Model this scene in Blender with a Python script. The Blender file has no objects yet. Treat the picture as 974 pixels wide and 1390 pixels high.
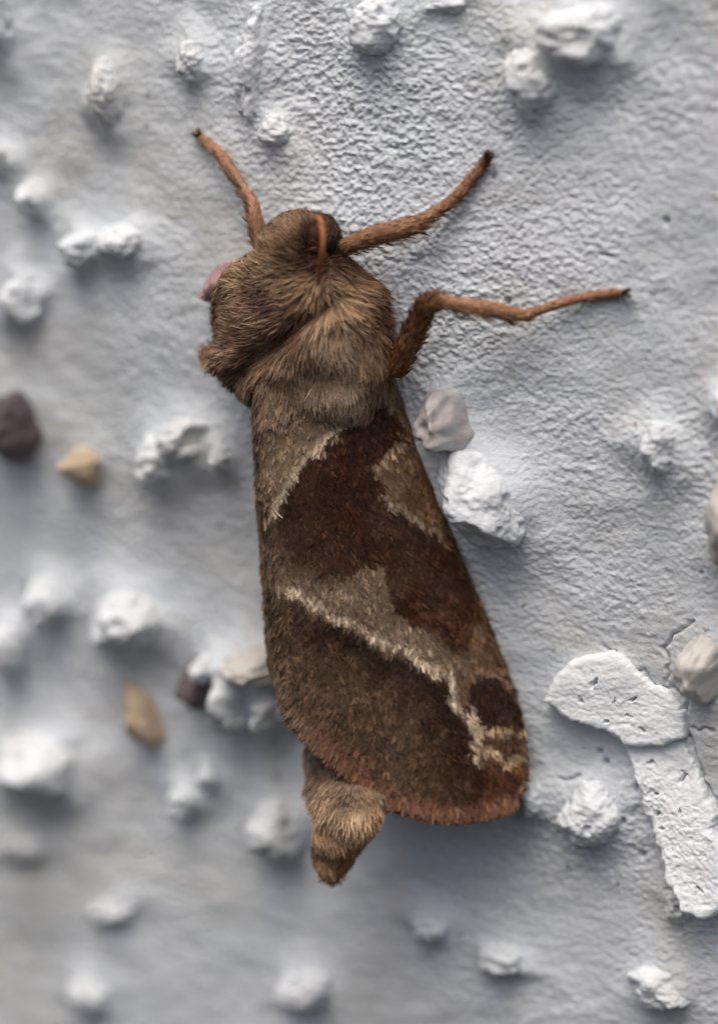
import bpy, math
import numpy as np

# ------------------------------------------------------------------ scale
# one Blender unit is one centimetre
scene = bpy.context.scene
scene.unit_settings.system = 'METRIC'
scene.unit_settings.scale_length = 0.01

# ------------------------------------------------------------------ camera
YAW, PITCH = math.radians(27.0), math.radians(14.5)
D0, PX = 10.0, 0.0019                    # viewing distance, size of a photo pixel on the wall
TARGET = np.array([0.0, 0.0, 4.0])
CAM = TARGET + D0 * np.array([math.sin(YAW) * math.cos(PITCH), -math.cos(YAW) * math.cos(PITCH), math.sin(PITCH)])
FWD = (TARGET - CAM) / D0
RGT = np.cross(FWD, [0, 0, 1.0]); RGT /= np.linalg.norm(RGT)
UPV = np.cross(RGT, FWD)
PW, PH = 974.0, 1390.0

def P(px, py, h=0.0):
    """point at height h above the wall (wall is the plane y = 0, facing -y)"""
    px, py, h = np.broadcast_arrays(np.asarray(px, float), np.asarray(py, float), np.asarray(h, float))
    d = FWD * D0 + RGT * ((px - PW / 2) * PX)[..., None] + UPV * ((PH / 2 - py) * PX)[..., None]
    t = (-h - CAM[1]) / d[..., 1]
    return CAM + d * t[..., None]

def proj(w):
    v = np.asarray(w) - CAM
    z = v @ FWD
    return (v @ RGT) / z * D0 / PX + PW / 2, PH / 2 - (v @ UPV) / z * D0 / PX

cam_data = bpy.data.cameras.new('camera')
cam = bpy.data.objects.new('camera', cam_data)
scene.collection.objects.link(cam)
scene.camera = cam
from mathutils import Matrix
M3 = Matrix(((RGT[0], UPV[0], -FWD[0]), (RGT[1], UPV[1], -FWD[1]), (RGT[2], UPV[2], -FWD[2])))
cam.matrix_world = Matrix.Translation(CAM) @ M3.to_4x4()
cam_data.sensor_fit = 'VERTICAL'
cam_data.sensor_height = 24.0
cam_data.lens = 24.0 * D0 / (PH * PX)
cam_data.clip_start = 0.1
cam_data.clip_end = 500.0
cam_data.dof.use_dof = True
fp = P(740, 695, 0.0)
cam_data.dof.focus_distance = float((fp - CAM) @ FWD) - 0.07
APERTURE = 0.48
cam_data.dof.aperture_fstop = cam_data.lens / 1000.0 / APERTURE

# ------------------------------------------------------------------ sky, sun, exposure
world = bpy.data.worlds.new('World'); scene.world = world; world.use_nodes = True
nt = world.node_tree
bg = nt.nodes['Background']
sky = nt.nodes.new('ShaderNodeTexSky')
sky.sky_type = 'NISHITA'; sky.sun_disc = False
SUN_EL, SUN_AZ = math.radians(69), math.radians(178)     # azimuth measured from +y, clockwise
sky.sun_elevation = SUN_EL; sky.sun_rotation = SUN_AZ
sky.air_density = 0.5; sky.dust_density = 8.0; sky.ozone_density = 0.3
nt.links.new(sky.outputs[0], bg.inputs[0])
bg.inputs[1].default_value = 0.14
sun_data = bpy.data.lights.new('sun', 'SUN')
sun_data.energy = 1.2; sun_data.angle = math.radians(52); sun_data.color = (1.0, 0.97, 0.935)
sun = bpy.data.objects.new('sun', sun_data); scene.collection.objects.link(sun)
sd = np.array([math.sin(SUN_AZ) * math.cos(SUN_EL), math.cos(SUN_AZ) * math.cos(SUN_EL), math.sin(SUN_EL)])
from mathutils import Vector
sun.rotation_euler = Vector(sd).to_track_quat('Z', 'Y').to_euler()
sun.location = (0, -20, 30)
vs = scene.view_settings
vs.view_transform = 'Standard'; vs.look = 'None'; vs.gamma = 1.0; vs.use_curve_mapping = False
vs.exposure = 0.0

# ------------------------------------------------------------------ helpers
def lin(c):
    c = np.asarray(c, float) / 255.0
    return np.where(c <= 0.04045, c / 12.92, ((c + 0.055) / 1.055) ** 2.4)

def _hash(ix, iy, iz, seed):
    n = (ix.astype(np.int64) * 374761393 + iy.astype(np.int64) * 668265263 + iz.astype(np.int64) * 2147483647 + seed * 1274126177) & 0xffffffff
    n = ((n ^ (n >> 13)) * 1274126177) & 0xffffffff
    return ((n ^ (n >> 16)) & 0xffffff) / float(0xffffff) * 2 - 1

def noise(x, y, z=0.0, seed=0):
    x, y, z = np.broadcast_arrays(np.asarray(x, float), np.asarray(y, float), np.asarray(z, float))
    x0, y0, z0 = np.floor(x), np.floor(y), np.floor(z)
    fx, fy, fz = x - x0, y - y0, z - z0
    u, v, w = [f * f * f * (f * (f * 6 - 15) + 10) for f in (fx, fy, fz)]
    r = 0.0
    for a in (0, 1):
        for b in (0, 1):
            for c in (0, 1):
                r = r + _hash(x0 + a, y0 + b, z0 + c, seed) * np.where(a, u, 1 - u) * np.where(b, v, 1 - v) * np.where(c, w, 1 - w)
    return r

def noise2(x, y, seed=0):
    x, y = np.broadcast_arrays(np.asarray(x, float), np.asarray(y, float))
    x0, y0 = np.floor(x), np.floor(y)
    fx, fy = x - x0, y - y0
    u, v = [f * f * f * (f * (f * 6 - 15) + 10) for f in (fx, fy)]
    zz = np.zeros_like(x0)
    r = 0.0
    for a in (0, 1):
        for b in (0, 1):
            r = r + _hash(x0 + a, y0 + b, zz, seed) * np.where(a, u, 1 - u) * np.where(b, v, 1 - v)
    return r

def fbm(x, y, oct=4, seed=0, gain=0.5):
    r, a = 0.0, 1.0
    for i in range(oct):
        r = r + a * noise2(x * 2 ** i, y * 2 ** i, seed + i * 17); a *= gain
    return r

def sstep(a, b, x):
    t = np.clip((x - a) / (b - a), 0, 1)
    return t * t * (3 - 2 * t)

def catmull(pts, n):
    pts = np.asarray(pts, float)
    p = np.vstack([2 * pts[0] - pts[1], pts, 2 * pts[-1] - pts[-2]])
    m = len(pts) - 1
    t = np.linspace(0, m, n); i = np.minimum(t.astype(int), m - 1); f = (t - i)[:, None]
    a, b, c, d = p[i], p[i + 1], p[i + 2], p[i + 3]
    return 0.5 * (2 * b + (c - a) * f + (2 * a - 5 * b + 4 * c - d) * f ** 2 + (3 * b - a - 3 * c + d) * f ** 3)

def poly_sdf(x, y, poly):
    """signed distance to a closed polygon, negative inside"""
    poly = np.asarray(poly, float)
    d = np.full(np.shape(x), 1e18); inside = np.zeros(np.shape(x), bool)
    for (ax, ay), (bx, by) in zip(poly, np.roll(poly, -1, 0)):
        ex, ey = bx - ax, by - ay
        t = np.clip(((x - ax) * ex + (y - ay) * ey) / (ex * ex + ey * ey + 1e-12), 0, 1)
        d = np.minimum(d, (x - ax - t * ex) ** 2 + (y - ay - t * ey) ** 2)
        c = ((ay > y) != (by > y)) & (x < (bx - ax) * (y - ay) / (by - ay + 1e-12) + ax)
        inside ^= c
    d = np.sqrt(d)
    return np.where(inside, -d, d)

def line_dist(x, y, pts):
    d = np.full(np.shape(x), 1e18)
    for (ax, ay), (bx, by) in zip(pts[:-1], pts[1:]):
        ex, ey = bx - ax, by - ay
        t = np.clip(((x - ax) * ex + (y - ay) * ey) / (ex * ex + ey * ey + 1e-12), 0, 1)
        d = np.minimum(d, (x - ax - t * ex) ** 2 + (y - ay - t * ey) ** 2)
    return np.sqrt(d)

def make_mesh(name, verts, loops, counts, smooth=True, col=None):
    me = bpy.data.meshes.new(name)
    verts = np.ascontiguousarray(verts, dtype=np.float32)
    loops = np.ascontiguousarray(loops, dtype=np.int32).ravel()
    counts = np.ascontiguousarray(counts, dtype=np.int32)
    me.vertices.add(len(verts)); me.vertices.foreach_set('co', verts.ravel())
    me.loops.add(len(loops)); me.loops.foreach_set('vertex_index', loops)
    me.polygons.add(len(counts))
    me.polygons.foreach_set('loop_start', np.concatenate([[0], np.cumsum(counts)[:-1]]).astype(np.int32))
    me.update(calc_edges=True)
    if smooth:
        me.polygons.foreach_set('use_smooth', np.ones(len(counts), dtype=bool))
    if col is not None:
        at = me.color_attributes.new('tint', 'FLOAT_COLOR', 'POINT')
        c4 = np.ones((len(verts), 4), dtype=np.float32); c4[:, :3] = col
        at.data.foreach_set('color', c4.ravel())
    me.validate()
    return me

def grid_faces(nr, nc, wrap=False):
    i = np.arange(nr - 1)[:, None]; j = np.arange(nc if wrap else nc - 1)[None, :]
    j2 = (j + 1) % nc
    f = np.stack([i * nc + j + 0 * i, i * nc + j2, (i + 1) * nc + j2, (i + 1) * nc + j], -1)
    return f.reshape(-1, 4)

def link(name, me, mat, parent=None, loc=(0, 0, 0)):
    o = bpy.data.objects.new(name, me)
    scene.collection.objects.link(o)
    o.location = loc
    if mat is not None:
        me.materials.append(mat)
    if parent is not None:
        o.parent = parent
    return o

# ------------------------------------------------------------------ materials
def new_mat(name):
    m = bpy.data.materials.new(name); m.use_nodes = True
    return m, m.node_tree, m.node_tree.nodes['Principled BSDF']

def nd(nt, t, **kw):
    n = nt.nodes.new(t)
    for k, v in kw.items(): setattr(n, k, v)
    return n

def surf_mat(name, base, alt, dirt, rough=0.85, scale=3.0, bump_scale=90.0, bump=0.5, bdist=0.004, speck=0.0, spec=0.3, stain=None):
    m, nt, b = new_mat(name)
    tc = nd(nt, 'ShaderNodeNewGeometry')
    n1 = nd(nt, 'ShaderNodeTexNoise'); n1.inputs['Scale'].default_value = scale; n1.inputs['Detail'].default_value = 6
    r1 = nd(nt, 'ShaderNodeValToRGB'); r1.color_ramp.elements[0].position = 0.36; r1.color_ramp.elements[1].position = 0.66
    r1.color_ramp.elements[0].color = (*base, 1); r1.color_ramp.elements[1].color = (*alt, 1)
    nt.links.new(tc.outputs['Position'], n1.inputs['Vector']); nt.links.new(n1.outputs['Fac'], r1.inputs[0])
    n2 = nd(nt, 'ShaderNodeTexNoise'); n2.inputs['Scale'].default_value = scale * 9; n2.inputs['Detail'].default_value = 8; n2.inputs['Roughness'].default_value = 0.65
    nt.links.new(tc.outputs['Position'], n2.inputs['Vector'])
    r2 = nd(nt, 'ShaderNodeValToRGB'); r2.color_ramp.elements[0].position = 0.60; r2.color_ramp.elements[1].position = 0.80
    r2.color_ramp.elements[0].color = (0, 0, 0, 1); r2.color_ramp.elements[1].color = (speck, speck, speck, 1)
    nt.links.new(n2.outputs['Fac'], r2.inputs[0])
    mx = nd(nt, 'ShaderNodeMix', data_type='RGBA')
    nt.links.new(r2.outputs[0], mx.inputs[0]); nt.links.new(r1.outputs[0], mx.inputs[6]); mx.inputs[7].default_value = (*dirt, 1)
    out = mx.outputs[2]
    if stain is not None:      # old damp stains and grime with a shape of their own, and rare dark grit
        n4 = nd(nt, 'ShaderNodeTexNoise'); n4.inputs['Scale'].default_value = 1.5; n4.inputs['Detail'].default_value = 9; n4.inputs['Roughness'].default_value = 0.62; n4.inputs['Distortion'].default_value = 0.6
        nt.links.new(tc.outputs['Position'], n4.inputs['Vector'])
        r4 = nd(nt, 'ShaderNodeValToRGB'); r4.color_ramp.elements[0].position = 0.48; r4.color_ramp.elements[1].position = 0.68
        r4.color_ramp.elements[0].color = (0, 0, 0, 1); r4.color_ramp.elements[1].color = (.9, .9, .9, 1)
        nt.links.new(n4.outputs['Fac'], r4.inputs[0])
        m4 = nd(nt, 'ShaderNodeMix', data_type='RGBA')
        nt.links.new(r4.outputs[0], m4.inputs[0]); nt.links.new(out, m4.inputs[6]); m4.inputs[7].default_value = (*stain, 1)
        v5 = nd(nt, 'ShaderNodeTexVoronoi'); v5.inputs['Scale'].default_value = 9.0
        n5 = nd(nt, 'ShaderNodeTexNoise'); n5.inputs['Scale'].default_value = 120
        nt.links.new(tc.outputs['Position'], n5.inputs['Vector'])
        a5 = nd(nt, 'ShaderNodeVectorMath', operation='MULTIPLY_ADD'); a5.inputs[1].default_value = (.02, .02, .02)
        nt.links.new(n5.outputs['Color'], a5.inputs[0]); nt.links.new(tc.outputs['Position'], a5.inputs[2]); nt.links.new(a5.outputs[0], v5.inputs['Vector'])
        r5 = nd(nt, 'ShaderNodeValToRGB'); r5.color_ramp.elements[0].position = 0.05; r5.color_ramp.elements[1].position = 0.085
        r5.color_ramp.elements[0].color = (.75, .75, .75, 1); r5.color_ramp.elements[1].color = (0, 0, 0, 1)
        nt.links.new(v5.outputs['Distance'], r5.inputs[0])
        m5 = nd(nt, 'ShaderNodeMix', data_type='RGBA')
        nt.links.new(r5.outputs[0], m5.inputs[0]); nt.links.new(m4.outputs[2], m5.inputs[6]); m5.inputs[7].default_value = (0.2, 0.17, 0.14, 1)
        out = m5.outputs[2]
    nt.links.new(out, b.inputs['Base Color'])
    b.inputs['Roughness'].default_value = rough
    b.inputs['Specular IOR Level'].default_value = spec
    n3 = nd(nt, 'ShaderNodeTexNoise'); n3.inputs['Scale'].default_value = bump_scale; n3.inputs['Detail'].default_value = 5
    nt.links.new(tc.outputs['Position'], n3.inputs['Vector'])
    bp = nd(nt, 'ShaderNodeBump'); bp.inputs['Strength'].default_value = bump; bp.inputs['Distance'].default_value = bdist
    nt.links.new(n3.outputs['Fac'], bp.inputs['Height']); nt.links.new(bp.outputs[0], b.inputs['Normal'])
    return m

PAINT = surf_mat('white_masonry_paint', (0.59, 0.645, 0.68), (0.68, 0.73, 0.765), (0.42, 0.40, 0.36), speck=0.55, stain=(0.53, 0.54, 0.51), bump_scale=70, bump=0.8, bdist=0.006)
PAINT_FRESH = surf_mat('thick_white_paint', (0.75, 0.80, 0.82), (0.81, 0.855, 0.87), (0.42, 0.38, 0.32), speck=0.4, bump_scale=70, bump=0.7, bdist=0.006)
STONE_TAN = surf_mat('tan_stone', (0.40, 0.31, 0.20), (0.56, 0.46, 0.33), (0.22, 0.16, 0.1), rough=0.6, scale=7, speck=0.5)
STONE_PURPLE = surf_mat('purple_stone', (0.075, 0.058, 0.068), (0.13, 0.1, 0.11), (0.3, 0.28, 0.28), rough=0.55, scale=7, speck=0.4)
STONE_PINK = surf_mat('pink_stone', (0.32, 0.19, 0.19), (0.45, 0.32, 0.31), (0.6, 0.58, 0.56), rough=0.5, scale=7, speck=0.5)
STONE_GREY = surf_mat('grey_quartz', (0.40, 0.37, 0.36), (0.55, 0.53, 0.52), (0.3, 0.27, 0.25), rough=0.4, scale=6, speck=0.3, spec=0.5)
STONE_CREAM = surf_mat('cream_stone', (0.46, 0.44, 0.40), (0.60, 0.58, 0.54), (0.3, 0.26, 0.2), rough=0.55, scale=6, speck=0.4)

def tint_mat(name, rough=0.6, spec=0.25, sheen=0.0, trans=0.0):
    m, nt, b = new_mat(name)
    a = nd(nt, 'ShaderNodeAttribute', attribute_name='tint')
    g = nd(nt, 'ShaderNodeNewGeometry')
    n = nd(nt, 'ShaderNodeTexNoise'); n.inputs['Scale'].default_value = 130; n.inputs['Detail'].default_value = 3
    nt.links.new(g.outputs['Position'], n.inputs['Vector'])
    mr = nd(nt, 'ShaderNodeMapRange'); mr.inputs[1].default_value = 0.3; mr.inputs[2].default_value = 0.7; mr.inputs[3].default_value = 0.75; mr.inputs[4].default_value = 1.25
    nt.links.new(n.outputs['Fac'], mr.inputs[0])
    mx = nd(nt, 'ShaderNodeVectorMath', operation='SCALE')
    nt.links.new(a.outputs['Color'], mx.inputs[0]); nt.links.new(mr.outputs[0], mx.inputs['Scale'])
    nt.links.new(mx.outputs[0], b.inputs['Base Color'])
    b.inputs['Roughness'].default_value = rough
    b.inputs['Specular IOR Level'].default_value = spec
    b.inputs['Sheen Weight'].default_value = sheen
    return m

FUR = tint_mat('moth_fur', 0.55, 0.25)
SCALES = tint_mat('wing_scale', 0.6, 0.2)
SKIN = tint_mat('moth_skin', 0.7, 0.2)
LEGM = tint_mat('leg_cuticle', 0.45, 0.35)
EYEM, _nt, _b = new_mat('eye_black')
_b.inputs['Base Color'].default_value = (0.012, 0.007, 0.005, 1); _b.inputs['Roughness'].default_value = 0.6; _b.inputs['Specular IOR Level'].default_value = 0.15
CLAW, _nt, _b = new_mat('claw_dark')
_b.inputs['Base Color'].default_value = (0.02, 0.012, 0.01, 1); _b.inputs['Roughness'].default_value = 0.35

rng = np.random.default_rng(7)

# ------------------------------------------------------------------ the wall
# pebbles: px, py, half width px, half height px, height cm, tilt deg, kind, label
W_, T_, U_, K_, G_, C_ = 'paint', 'tan', 'purple', 'pink', 'grey', 'cream'
PEB = [
    (507, 28, 34, 44, .085, 5, W_, None), (256, 82, 15, 30, .075, -10, W_, None), (140, 126, 19, 46, .085, -8, W_, None),
    (44, 268, 17, 25, .08, -15, W_, None), (108, 338, 22, 27, .09, 10, W_, None), (163, 330, 32, 23, .07, -10, W_, None),
    (30, 408, 28, 42, .085, 25, W_, None), (778, 46, 47, 42, .12, 0, W_, None), (714, 112, 36, 48, .10, 10, W_, None),
    (372, 180, 22, 26, .045, 0, W_, None),
    (890, 606, 29, 37, .075, -10, W_, None), (597, 574, 32, 41, .15, -12, G_, 'bare grey quartz pebble'),
    (646, 680, 42, 78, .15, -32, W_, None), (8, 578, 37, 50, .13, -20, U_, 'large bare purple pebble'),
    (107, 636, 25, 27, .10, -10, T_, 'small bare tan pebble'), (208, 622, 30, 32, .10, 0, W_, None), (252, 596, 40, 32, .085, -20, W_, None),
    (300, 622, 12, 26, .07, -15, W_, None), (64, 815, 27, 35, .095, 10, W_, None), (8, 880, 25, 36, .10, 0, W_, None),
    (174, 852, 50, 52, .13, 15, W_, None), (192, 972, 20, 48, .08, -28, T_, 'long bare tan pebble'),
    (268, 934, 24, 36, .10, -28, U_, 'small bare purple pebble'), (314, 944, 32, 54, .14, -5, W_, None),
    (350, 905, 38, 25, .15, -4, C_, 'cream pebble, partly bare'), (364, 960, 20, 34, .12, 8, W_, None), (288, 905, 20, 22, .12, 8, W_, None),
    (44, 1040, 58, 44, .13, 8, W_, None), (284, 1056, 15, 20, .06, -10, W_, None), (250, 1088, 22, 22, .07, 0, W_, None),
    (372, 1130, 36, 46, .09, -10, W_, None), (795, 1104, 42, 46, .085, -35, W_, None), (724, 1084, 17, 26, .06, 0, W_, None),
    (583, 1258, 24, 26, .075, 0, W_, None), (680, 1302, 32, 20, .06, 0, W_, None), (947, 912, 26, 44, .10, 10, C_, 'cream pebble ringed by peeling paint'),
    (992, 690, 34, 80, .12, 5, C_, 'large smooth beige pebble'), (978, 552, 15, 20, .06, 0, W_, None), (925, 1228, 24, 30, .035, 0, W_, None),
    (-14, 25, 28, 55, .09, 0, W_, None), (-4, 215, 16, 22, .06, 0, W_, None), (300, 386, 23, 32, .10, 18, K_, 'pink pebble beside the fur'),
    (340, 95, 20, 84, .055, 2, W_, None), (150, 1238, 40, 16, .035, -20, W_, None), (30, 1155, 34, 18, .03, -20, W_, None),
    (600, 8, 30, 14, .03, -10, W_, None), (890, 1345, 42, 30, .06, 10, W_, None), (410, 1345, 36, 32, .07, -15, W_, None), (120, 1352, 30, 26, .06, 20, W_, None),
]
CRACKS = [
    [(822, 874), (838, 884), (846, 896)], [(864, 912), (876, 908), (884, 926), (896, 938), (912, 930), (930, 950), (926, 975), (932, 1000)],
    [(846, 896), (864, 920)], [(905, 925), (908, 900), (902, 880), (915, 862), (940, 842)], [(932, 1000), (945, 1030), (952, 1055), (965, 1080), (974, 1095)],
    [(630, 615), (624, 606), (618, 604)], [(672, 665), (686, 684), (690, 700)], [(770, 1178), (768, 1195)], [(764, 1056), (790, 1052)],
    [(540, 196), (548, 200)], [(818, 346), (832, 348)], [(940, 990), (965, 992)], [(905, 1204), (922, 1206)],
]
PITS = [(815, 1020), (824, 1034), (828, 1080), (868, 1068), (848, 1112), (808, 1060), (804, 1092), (872, 1160), (890, 945), (700, 405), (905, 300)]

def to_local(px, py):
    w = P(px, py, 0.0)
    return w[..., 0], w[..., 2]

HUMP = to_local(500, 430)
def undulation(x, z):
    """slow unevenness of the render; the moth sits on a low swell"""
    h = 0.016 * fbm(x * 0.9 + 3.1, z * 0.9 + 1.7, 3, 11)
    return h + 0.085 * np.exp(-(((x - HUMP[0]) / 0.75) ** 2 + ((z - HUMP[1]) / 0.62) ** 2))

peb_world = []
for (px, py, a, b, h, tilt, kind, lab) in PEB:
    c = P(px, py, h * 0.45)
    c = P(px, py, h * 0.45 + undulation(c[0], c[2]))
    wx = a * PX / math.cos(YAW) * 0.98; wz = b * PX
    peb_world.append((c[0], c[2], wx * 1.06, wz * 1.06, h * (1.3 if px < 420 else 1.15), math.radians(-tilt), kind, lab))

def base_height(x, z):
    """unevenness and the skirts of paint round the pebbles"""
    h = undulation(x, z)
    x = x + 0.03 * fbm(x * 7, z * 7, 2, 23); z = z + 0.03 * fbm(x * 7 + 5, z * 7, 2, 24)
    for (cx, cz, wx, wz, ph, tl, kind, lab) in peb_world:
        dx, dz = x - cx, z - cz
        u = (dx * math.cos(tl) + dz * math.sin(tl)) / (wx * 1.25); v = (-dx * math.sin(tl) + dz * math.cos(tl)) / (wz * 1.25)
        h = h + ph * (0.46 if kind == W_ else 0.14) * np.exp(-(u * u + v * v) * 1.2)
    return h

CRUSTY = [to_local(440, 130), to_local(560, 250), to_local(690, 330)]
def rough_height(x, z):
    wx = x + 0.010 * fbm(x * 22, z * 22, 2, 31); wz = z + 0.010 * fbm(x * 22 + 9, z * 22, 2, 37)
    cr = 0.0
    for q in CRUSTY: cr = np.maximum(cr, np.exp(-(((x - q[0]) / 0.36) ** 2 + ((z - q[1]) / 0.32) ** 2)))
    cr = np.clip(cr * (1 + .5 * noise2(x * 7, z * 7, 46)), 0, 1)
    a = noise2(wx * 36, wz * 70, 41); b = noise2(wx * 85 + 5, wz * 120, 43); c = noise2(wx * 130, wz * 150, 49)
    st = noise2(x * 13 + 6 * z, wz * 92 + 2.0 * noise2(x * 9, z * 9, 44), 45)        # brush drag
    # crisp little crusts: the upper part of the noise stands proud with a sharp lip
    crust = sstep(-0.05, 0.35, a + 0.55 * b) + 0.6 * sstep(0.1, 0.45, b + 0.5 * c)
    amp = np.clip(0.7 + 1.4 * fbm(x * 3.1, z * 3.1, 3, 47), .1, 1.9)
    g1 = noise2(x * 58 + 3, z * 84, 55); g2 = noise2(x * 104, z * 136 + 8, 56); g3 = noise2(x * 150 + 2, z * 150, 57)
    grain = 0.0013 * g1 + 0.0016 * g2 + 0.0018 * g3
    return amp * (0.0004 * crust + 0.0006 * b) + (0.45 + 0.55 * amp) * 0.6 * grain + (1 - cr) * 0.0009 * st + cr * (0.0005 * crust + 1.1 * grain) + 0.0050 * fbm(x * 6, z * 8, 3, 53)

def carve(x, z):
    h = 0.0
    for ln in CRACKS:
        pts = [tuple(float(q) for q in to_local(*p)) for p in ln]
        j = 0.006
        h = h - 0.014 * np.exp(-(line_dist(x + j * noise2(x * 60, z * 60, 3), z + j * noise2(x * 60 + 7, z * 60, 5), pts) / 0.0042) ** 2)
    for p in PITS:
        qx, qz = to_local(*p)
        h = h - 0.03 * np.exp(-(((x - qx) / 0.006) ** 2 + ((z - qz) / 0.008) ** 2))
    return h

def axis(lo, hi, step, far):
    n = int((hi - lo) / step); core = np.linspace(lo, hi, n)
    out = [far * (k / 40) ** 2.2 + step * k for k in range(1, 41)]
    return np.concatenate([lo - np.array(out)[::-1], core, hi + np.array(out)])

cx0, _ = to_local(0, 700); cx1, _ = to_local(974, 700); _, cz0 = to_local(487, 1390); _, cz1 = to_local(487, 0)
ax_x = axis(float(cx0) - 0.18, float(cx1) + 0.18, 0.0036, 5.0)
ax_z = axis(float(cz0) - 0.18, float(cz1) + 0.18, 0.0034, 3.5)
X, Z = np.meshgrid(ax_x, ax_z)
H = base_height(X, Z) + rough_height(X, Z) + carve(X, Z)
V = np.stack([X, -H, Z], -1).reshape(-1, 3)
F = grid_faces(len(ax_z), len(ax_x))
me = make_mesh('wall', V, F, np.full(len(F), 4))
wall = link('wall', me, PAINT)
wall['kind'] = 'structure'
wall['label'] = 'rough white painted pebbledash wall'

def wall_h(px, py):
    x, z = to_local(px, py)
    return float(base_height(np.array(x), np.array(z)))

# ------------------------------------------------------------------ pebbles set in the wall
import bmesh
bm = bmesh.new(); bmesh.ops.create_icosphere(bm, subdivisions=6, radius=1.0)
bm.verts.ensure_lookup_table()
ICO_V = np.array([v.co[:] for v in bm.verts]); ICO_F = np.array([[v.index for v in f.verts] for f in bm.faces]); bm.free()
PAINT_LUMP = surf_mat('painted_stone', (0.64, 0.69, 0.715), (0.73, 0.775, 0.80), (0.40, 0.38, 0.34), speck=0.6, stain=(0.56, 0.57, 0.55), bump_scale=70, bump=0.7, bdist=0.006)
MATS = {W_: PAINT_LUMP, T_: STONE_TAN, U_: STONE_PURPLE, K_: STONE_PINK, G_: STONE_GREY, C_: STONE_CREAM}
for i, (cx, cz, wx, wz, ph, tl, kind, lab) in enumerate(peb_world):
    r = np.random.default_rng(100 + i)
    v = ICO_V.copy()
    # flat facets of broken stone
    for k in range(9 if kind in (G_, U_, K_) else 5):
        n = r.normal(size=3); n /= np.linalg.norm(n)
        d = v @ n; lim = r.uniform(0.66, 0.9)
        over = np.maximum(d - lim, 0)
        v -= n * (over * 0.85)[:, None]
    s = r.uniform(0, 50)
    lump = noise(v[:, 0] * 1.7 + s, v[:, 1] * 1.7, v[:, 2] * 1.7, 5) * 0.13 + noise(v[:, 0] * 3.6 + s, v[:, 1] * 3.6, v[:, 2] * 3.6, 6) * 0.06
    v = v * (1 + lump)[:, None]
    size = np.array([wx, max(ph, 0.02) * (1.0 if kind == W_ else 1.0), wz]) * (0.97 if kind == W_ else 1.0); v = v * size
    ca, sa = math.cos(tl), math.sin(tl)
    v = np.stack([v[:, 0] * ca - v[:, 2] * sa, v[:, 1], v[:, 0] * sa + v[:, 2] * ca], -1)
    nrm = v / np.linalg.norm(v / size, axis=1)[:, None] / size ** 2
    nrm /= np.linalg.norm(nrm, axis=1)[:, None]
    q = v + [cx, 0, cz]
    if kind == W_:
        n1 = noise(q[:, 0] * 36, q[:, 1] * 36, q[:, 2] * 56, 8); n2 = noise(q[:, 0] * 75, q[:, 1] * 75, q[:, 2] * 105, 9)
        pit = np.maximum(noise(q[:, 0] * 26 + 7, q[:, 1] * 26, q[:, 2] * 26, 12) - 0.62, 0)
        v = v + nrm * (0.0018 * sstep(-.05, .35, n1 + .5 * n2) + 0.0018 * n2 + 0.005 * noise(q[:, 0] * 13, q[:, 1] * 13, q[:, 2] * 13, 10) - 0.05 * pit)[:, None]
    else:
        v = v + nrm * (0.0025 * noise(q[:, 0] * 40, q[:, 1] * 40, q[:, 2] * 40, 8) + 0.005 * noise(q[:, 0] * 12, q[:, 1] * 12, q[:, 2] * 12, 9))[:, None]
    bh = float(undulation(np.array(cx), np.array(cz)))
    me = make_mesh('pebble', v, ICO_F, np.full(len(ICO_F), 3))
    o = link('pebble', me, MATS[kind], wall, (cx, -bh, cz))
    if lab: o['label'] = lab

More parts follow.
